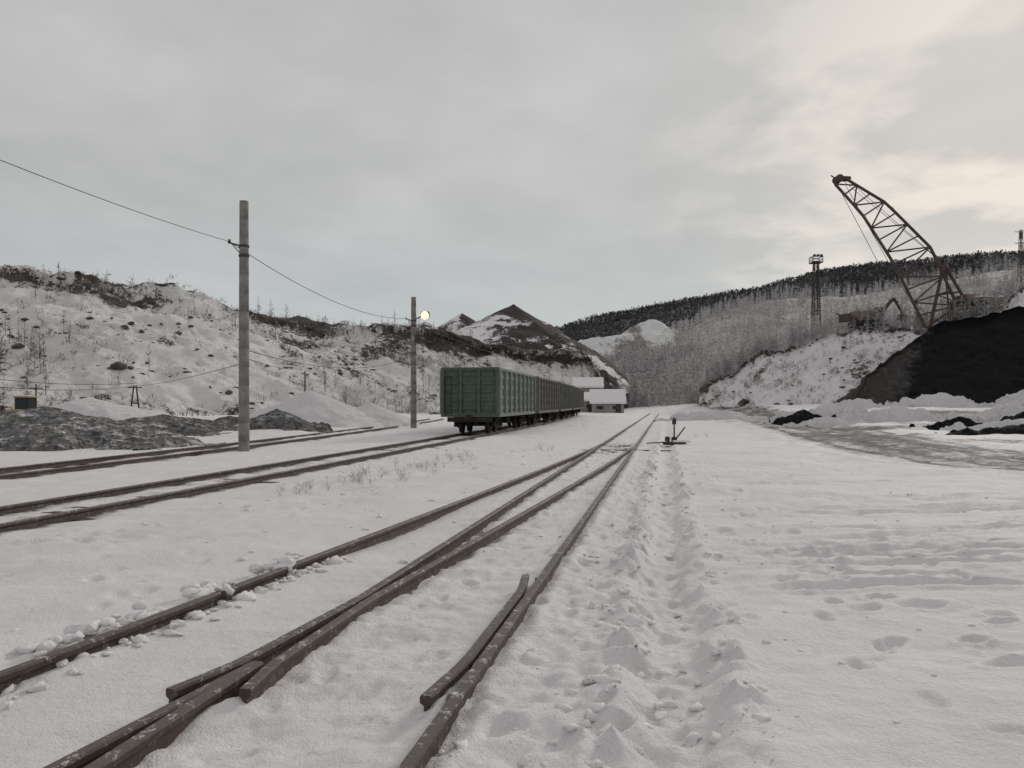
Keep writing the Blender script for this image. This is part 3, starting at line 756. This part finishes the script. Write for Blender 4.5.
# ---------------------------------------------------------------- buildings at the track end
def shed(name,x,y,w,l,h,rise,rz=0,nwin=3):
    # ridge runs along local x; the snow-covered roof pitch faces the yard (-y)
    e=empty(name,(x,y,0),rz)
    mb=MB();mb.box((0,0,h/2-.2),(w,l,h+.4))
    for s in(-1,1): mb.add([(s*w/2,-l/2,h),(s*w/2,l/2,h),(s*w/2,0,h+rise)],[(0,1,2)])
    mb.obj('walls',[M_wall],e)
    mb=MB();ov=.4
    for s in(-1,1):
        a=(s*(l/2+ov),h-rise*ov/(l/2));
        vs=[(-w/2-ov,0,h+rise),(-w/2-ov,a[0],a[1]),(w/2+ov,a[0],a[1]),(w/2+ov,0,h+rise)]
        vs=[(p[0],p[1],p[2]+.02) for p in vs]+[(p[0],p[1],p[2]+.35) for p in vs]
        mb.add(vs,[(0,1,2,3),(4,7,6,5),(0,4,5,1),(1,5,6,2),(2,6,7,3),(3,7,4,0)])
    mb.obj('snowy_roof',[M_clump],e)
    mb=MB()
    for i in range(nwin):
        xx=-w/2+w*(i+.5)/nwin
        mb.box((xx,-l/2-.02,h*.55),(w/nwin*.4,.08,h*.25))
    mb.box((-w/2-.02,0,h*.55),(.08,l*.2,h*.3));mb.box((w/2+.02,0,h*.55),(.08,l*.2,h*.3))
    mb.obj('windows',[M_glass],e)
    mb=MB();mb.box((w*.32,-l/2-.05,1.0),(.9,.1,2.1));mb.obj('door',[M_steel],e)
shed('loading_shed',14.8,150,5.2,7,4.9,1.6,-.1,3)
shed('warehouse',16.6,134,5.4,7,1.9,2.0,-.1,2)
shed('warehouse',13.0,141,4.2,5,2.3,1.2,-.1,2)

# ---------------------------------------------------------------- dragline excavator
dz=120.0
def Q(px,py,dd=0): return Vector(W(px,py,dz+dd))
e=empty('dragline_excavator')
mb=MB()
def chord(pts,off_,r=.24):
    P_=[Q(a,b,off_*w) for (a,b,w) in pts]
    for i in range(len(P_)-1): mb.rod(P_[i],P_[i+1],r,r,6)
    return P_
def sub(pts,n):
    A=np.array(pts,float);s=np.r_[0,np.cumsum(np.hypot(np.diff(A[:,0]),np.diff(A[:,1])))]
    q=np.linspace(0,s[-1],n);return list(zip(*[np.interp(q,s,A[:,k]) for k in range(3)]))
lo=sub([(835,184,.4),(862,214,1.2),(893,262,1.8),(926,328,2.6)],13)
up=sub([(843,177,.4),(886,203,1.2),(931,248,1.8),(964,320,2.6)],13)
c=[chord(lo,-1),chord(lo,1),chord(up,-1),chord(up,1)]
for i in range(13):
    mb.rod(c[0][i],c[2][i],.13,None,5);mb.rod(c[1][i],c[3][i],.13,None,5)
    mb.rod(c[0][i],c[1][i],.09,None,5);mb.rod(c[2][i],c[3][i],.09,None,5)
    if i<12:
        k=i%2
        mb.rod(c[0][i+k],c[2][i+1-k],.125,None,5);mb.rod(c[1][i+k],c[3][i+1-k],.125,None,5)
        mb.rod(c[2][i+k],c[3][i+1-k],.07,None,5);mb.rod(c[0][i+k],c[1][i+1-k],.07,None,5)
mb.obj('boom',[M_rustst],e)
mb=MB()
h=Q(838,180);mb.rod(h+Vector((0,-.8,.1)),h+Vector((0,.8,.1)),.6,None,18);mb.box(tuple(h+Vector((.6,0,.2))),(2.4,1.4,.5),0,None,.12)
mb.rod(h+Vector((-.5,0,.3)),h+Vector((-1.1,0,.7)),.1)
mb.obj('head_sheave',[M_rustst],e)
mb=MB()
ap=[Q(944,264,-1.6),Q(944,264,1.6)]
for k,s in enumerate((-1,1)):
    mb.rod(ap[k],Q(930,326,2.6*s),.26,None,6);mb.rod(ap[k],Q(968,305,2.6*s),.24,None,6);mb.rod(Q(937,295,2.1*s),Q(958,292,2.1*s),.14,None,6)
    mb.rod(Q(937,295,2.1*s),Q(966,305,2.6*s),.10,None,6);mb.rod(ap[k],Q(950,318,2.5*s),.12,None,6)
mb.rod(ap[0],ap[1],.2,None,6);mb.rod(Q(937,295,-2.1),Q(937,295,2.1),.14,None,6);mb.rod(Q(958,292,-2.1),Q(958,292,2.1),.14,None,6)
mb.rod(Q(937,295,-2.1),Q(944,264,1.6),.09,None,6)
mb.obj('gantry',[M_rustst],e)
mb=MB()
for s in(-.6,.6): 
    mb.rod(h+Vector((.4,s,.6)),Q(944,264,s*2),.04,None,5)
    mb.rod(Q(892,207,s*2),Q(944,264,s*2),.045,None,5)
cable(mb,tuple(h+Vector((-.3,0,-.4))),tuple(Q(883,272)),-.0,.045,4)
mb.rod(Q(846,186),Q(905,292),.04,None,5);mb.rod(Q(905,292),Q(930,318),.05,None,5)
mb.obj('cables',[M_wire],e)
mb=MB()
hc=Q(974,308);mb.box((hc.x,hc.y,hc.z),(5.4,6.0,2.6),0,None,.12);mb.box((hc.x-1.0,hc.y,hc.z+1.6),(2.2,3,.8),0,None,.1)
mb.box((hc.x+3.6,hc.y+.5,hc.z-.4),(1.8,4.0,1.8),0,None,.12)
mb.box((hc.x-3.9,hc.y-2.3,hc.z-.3),(1.9,1.8,2.2),0,None,.12)
mb.box((hc.x-.5,hc.y-.3,hc.z-1.65),(9.0,6.6,.5),0,None,.1)
mb.rod((hc.x+1.6,hc.y,hc.z+1.2),(hc.x+1.6,hc.y,hc.z+2.6),.15)
mb.obj('machine_house',[M_house],e)
mb=MB();
for i in range(4): mb.box((hc.x-1.9+i*1.25,hc.y-3.03,hc.z+.3),(.6,.06,.7))
mb.box((hc.x-3.9,hc.y-3.23,hc.z+.2),(1.4,.06,.9));mb.obj('windows',[M_glass],e)
mb=MB();mb.rod((hc.x-1,hc.y,hc.z-4.6),(hc.x-1,hc.y,hc.z-1.95),4.2,4.0,28)
for s in(-1,1): mb.box((hc.x-1,hc.y+s*4.6,hc.z-3.1),(9,1.6,1.5),0,None,.2)
mb.obj('walking_base',[M_under],e)
mb=MB();mb.box((hc.x+.9,hc.y,hc.z+1.42),(3.6,6.1,.22),0,None,.1);mb.obj('roof_snow',[M_clump],e)

x,y,z=W(868,327,121);z=hillz(AB,x,y)
e=empty('crawler_excavator',(x,y,z-.1))
mb=MB()
for s in(-1,1):
    mb.box((0,s*1.5,.55),(5.0,.8,1.0),0,None,.3)
    for k in range(6): mb.rod((-2+k*.8,s*1.5-.45,.45),(-2+k*.8,s*1.5+.45,.45),.33,None,12)
mb.obj('tracks',[M_under],e)
mb=MB();mb.box((-.4,0,1.25),(3.4,2.6,.35));mb.box((-.9,0,2.0),(3.2,2.6,1.1),0,None,.15);mb.box((1.3,-.9,2.2),(1.2,1.1,1.7),0,None,.1)
mb.obj('house',[M_house],e)
mb=MB();mb.box((1.3,-1.47,2.5),(.9,.05,.8));mb.box((1.92,-.9,2.5),(.05,.8,.8));mb.obj('windows',[M_glass],e)
mb=MB();mb.rod((1.2,.3,1.6),(4.2,.3,4.6),.32,.26,6);mb.rod((4.2,.3,4.6),(5.6,.3,2.2),.24,.18,6);mb.rod((2.0,.3,1.5),(3.6,.3,3.8),.12,None,8)
mb.box((5.5,.3,1.6),(1.1,1.4,1.1),0,Matrix.Rotation(.4,3,'Y'),.2);mb.rod((3.4,.3,4.4),(4.9,.3,4.1),.1)
mb.rod((-3.4,.8,1.6),(-4.8,.8,2.4),.1);mb.box((-3.6,0,1.5),(1.2,2,1.2),0,None,.1)
mb.obj('boom_and_bucket',[M_rustst],e)

def tower(name,x,y,z,h,w0,w1,plat=True,th=1):
    e=empty(name,(x,y,z));mb=MB();n=7
    def c_(f,i,j): w=(w0+(w1-w0)*f)/2;return Vector((i*w,j*w,h*f))
    cs=[(-1,-1),(1,-1),(1,1),(-1,1)]
    for k in range(n):
        a,b=k/n,(k+1)/n
        for q in range(4):
            i,j=cs[q];i2,j2=cs[(q+1)%4]
            mb.rod(c_(a,i,j),c_(b,i,j),.08*th,None,5);mb.rod(c_(a,i,j),c_(b,i2,j2),.035*th,None,4);mb.rod(c_(b,i,j),c_(a,i2,j2),.035*th,None,4);mb.rod(c_(b,i,j),c_(b,i2,j2),.05*th,None,4)
    mb.obj('lattice',[M_steel],e)
    mb=MB()
    if plat:
        mb.box((0,0,h+.05),(w1+1.1,w1+1.1,.2))
        for i,j in cs: mb.rod((i*(w1/2+.5),j*(w1/2+.5),h),(i*(w1/2+.5),j*(w1/2+.5),h+1),.06)
        for q in range(4):
            i,j=cs[q];i2,j2=cs[(q+1)%4];s=w1/2+.5
            mb.rod((i*s,j*s,h+1),(i2*s,j2*s,h+1),.07);mb.rod((i*s,j*s,h+.5),(i2*s,j2*s,h+.5),.05)
        for i in(-.6,0,.6): mb.box((i,-w1/2-.5,h+1.15),(.45,.3,.4),0,None,.05)
    else:
        for k in(.7,.85,.98): mb.rod((-1.2,0,h*k),(1.2,0,h*k),.06)
    mb.obj('platform',[M_steel],e)
x,y,_=W(816,330,134);zz=hillz(AB,x,y)-.3;tower('floodlight_tower',x,y,zz,CAMH+(403-263)*134/F-zz,1.3,.7,True,1.2)
x,y,_=W(1021,262,150);zz=hillz(AB,x,y);tower('power_pylon',x,y,zz-1,CAMH+(403-225)*150/F-zz,1.3,.35,False,.8)
x,y,_=W(135,415,68)
e=empty('a_frame_pole',(x,y,0));mb=MB();mb.rod((-.55,0,-.3),(-.1,0,3.4),.08,.06);mb.rod((.55,0,-.3),(.1,0,3.4),.08,.06);mb.rod((-.3,0,1.8),(.3,0,1.8),.05);mb.rod((-.6,0,3.2),(.6,0,3.2),.05);mb.obj('frame',[M_steel],e)
x,y,_=W(305,390,100);z=hillz(AL,x,y);e=empty('wooden_pole',(x,y,z-.3));mb=MB();mb.rod((0,0,0),(0,0,4.2),.11,.08);mb.rod((-.6,0,3.8),(.6,0,3.8),.05);mb.obj('shaft',[M_steel],e)
x,y=(28-512)*50/F,50.0
e=empty('wheel_loader',(x,y,gh(x,y)+.15));e.scale=(.72,.72,.72)
mb=MB()
mb.box((0,0,1.15),(3.0,1.7,.9),0,None,.12);mb.box((-.2,0,2.1),(1.2,1.4,1.1),1,None,.08);mb.box((-.2,0,2.72),(1.35,1.55,.14),0,None,.04)
for i,j in((-.62,-.62),(.25,-.62),(-.62,.62),(.25,.62)): mb.rod((-.2+i*.9,j,1.6),(-.2+i*.9,j,2.7),.07,None,6,0)
mb.rod((1.2,.5,1.2),(2.4,.5,.6),.12,None,6,0);mb.rod((1.2,-.5,1.2),(2.4,-.5,.6),.12,None,6,0);mb.box((2.7,0,.5),(.8,2.0,.8),0,Matrix.Rotation(.3,3,'Y'),.1)
for i in(-1,1):
    for j in(-1,1): mb.rod((i*1.0,j*.75,.55),(i*1.0,j*1.1,.55),.55,.52,20,2)
mb.rod((-1.2,.3,1.5),(-1.2,.3,2.5),.05,None,6,2)
mb.obj('body',[M_orange,M_glass,M_under],e)
x,y,_=W(36,415,56);e=empty('wooden_pole',(x,y,0));mb=MB();mb.rod((0,0,-.2),(0,0,3.2),.07,.05);mb.rod((-.5,0,2.9),(.5,0,2.9),.04);mb.obj('shaft',[M_steel],e)

# ---------------------------------------------------------------- camera
cam=bpy.data.cameras.new('camera');co=bpy.data.objects.new('camera',cam);scene.collection.objects.link(co)
co.location=(0,0,CAMH);co.rotation_euler=(math.radians(90),0,0)
cam.sensor_width=36;cam.lens=F/1024*36;cam.shift_y=(HY-384)/1024;cam.clip_end=8000;cam.clip_start=.05
scene.camera=co
# ---------------------------------------------------------------- light
SUN_AZ=34;SUN_EL=22
w=bpy.data.worlds.new('World');scene.world=w;w.use_nodes=True;nt=w.node_tree
for n in list(nt.nodes): nt.nodes.remove(n)
out=N(nt,'ShaderNodeOutputWorld')
sky=N(nt,'ShaderNodeTexSky');sky.sky_type='NISHITA';sky.sun_disc=False;sky.sun_elevation=math.radians(SUN_EL);sky.sun_rotation=math.radians(SUN_AZ)
b1=N(nt,'ShaderNodeBackground');b1.inputs[1].default_value=.06;nt.links.new(sky.outputs[0],b1.inputs[0])
tc=N(nt,'ShaderNodeTexCoord').outputs['Generated']
sp=N(nt,'ShaderNodeSeparateXYZ');nt.links.new(tc,sp.inputs[0])
zc=math_(nt,'ADD',math_(nt,'MAXIMUM',sp.outputs[2],0.0),.16)
u=math_(nt,'DIVIDE',sp.outputs[0],zc);v_=math_(nt,'DIVIDE',sp.outputs[1],zc)
cb=N(nt,'ShaderNodeCombineXYZ');nt.links.new(u,cb.inputs[0]);nt.links.new(v_,cb.inputs[1])
n1=noise(nt,.75,5,.55,cb.outputs[0],.3)
n2=noise(nt,2.2,5,.55,cb.outputs[0],.2)
nn=math_(nt,'ADD',math_(nt,'MULTIPLY',n1,.7),math_(nt,'MULTIPLY',n2,.3))
cl=ramp(nt,nn,[(.36,(.470,.474,.464)),(.50,(.545,.545,.532)),(.64,(.63,.628,.615))])
hz=ramp(nt,sp.outputs[2],[(0,1),(.08,.8),(.26,0)])
cl=mix(nt,math_(nt,'MULTIPLY',hz,.75),cl,(.49,.545,.565))
sd=Vector((math.sin(math.radians(30)),math.cos(math.radians(30)),.26)).normalized()
dt=N(nt,'ShaderNodeVectorMath',operation='DOT_PRODUCT');nt.links.new(tc,dt.inputs[0]);dt.inputs[1].default_value=sd
gl=ramp(nt,dt.outputs['Value'],[(.94,0),(1.0,1)])
gl=math_(nt,'MULTIPLY',gl,ramp(nt,n2,[(.46,.10),(.60,.95)]))
cl=mix(nt,gl,cl,(.80,.74,.67))
b2=N(nt,'ShaderNodeBackground');b2.inputs[1].default_value=1.0;nt.links.new(cl,b2.inputs[0])
mx=N(nt,'ShaderNodeMixShader');mx.inputs[0].default_value=.9
nt.links.new(b1.outputs[0],mx.inputs[1]);nt.links.new(b2.outputs[0],mx.inputs[2]);nt.links.new(mx.outputs[0],out.inputs[0])
sl=bpy.data.lights.new('sun','SUN');sl.energy=1.2;sl.angle=math.radians(12);sl.color=(1,.95,.90)
so=bpy.data.objects.new('sun',sl);scene.collection.objects.link(so)
a=math.radians(SUN_AZ);el=math.radians(SUN_EL)
d=Vector((math.sin(a)*math.cos(el),math.cos(a)*math.cos(el),math.sin(el)))
so.rotation_euler=d.to_track_quat('Z','Y').to_euler()
scene.view_settings.view_transform='Standard';scene.view_settings.look='None';scene.view_settings.exposure=0
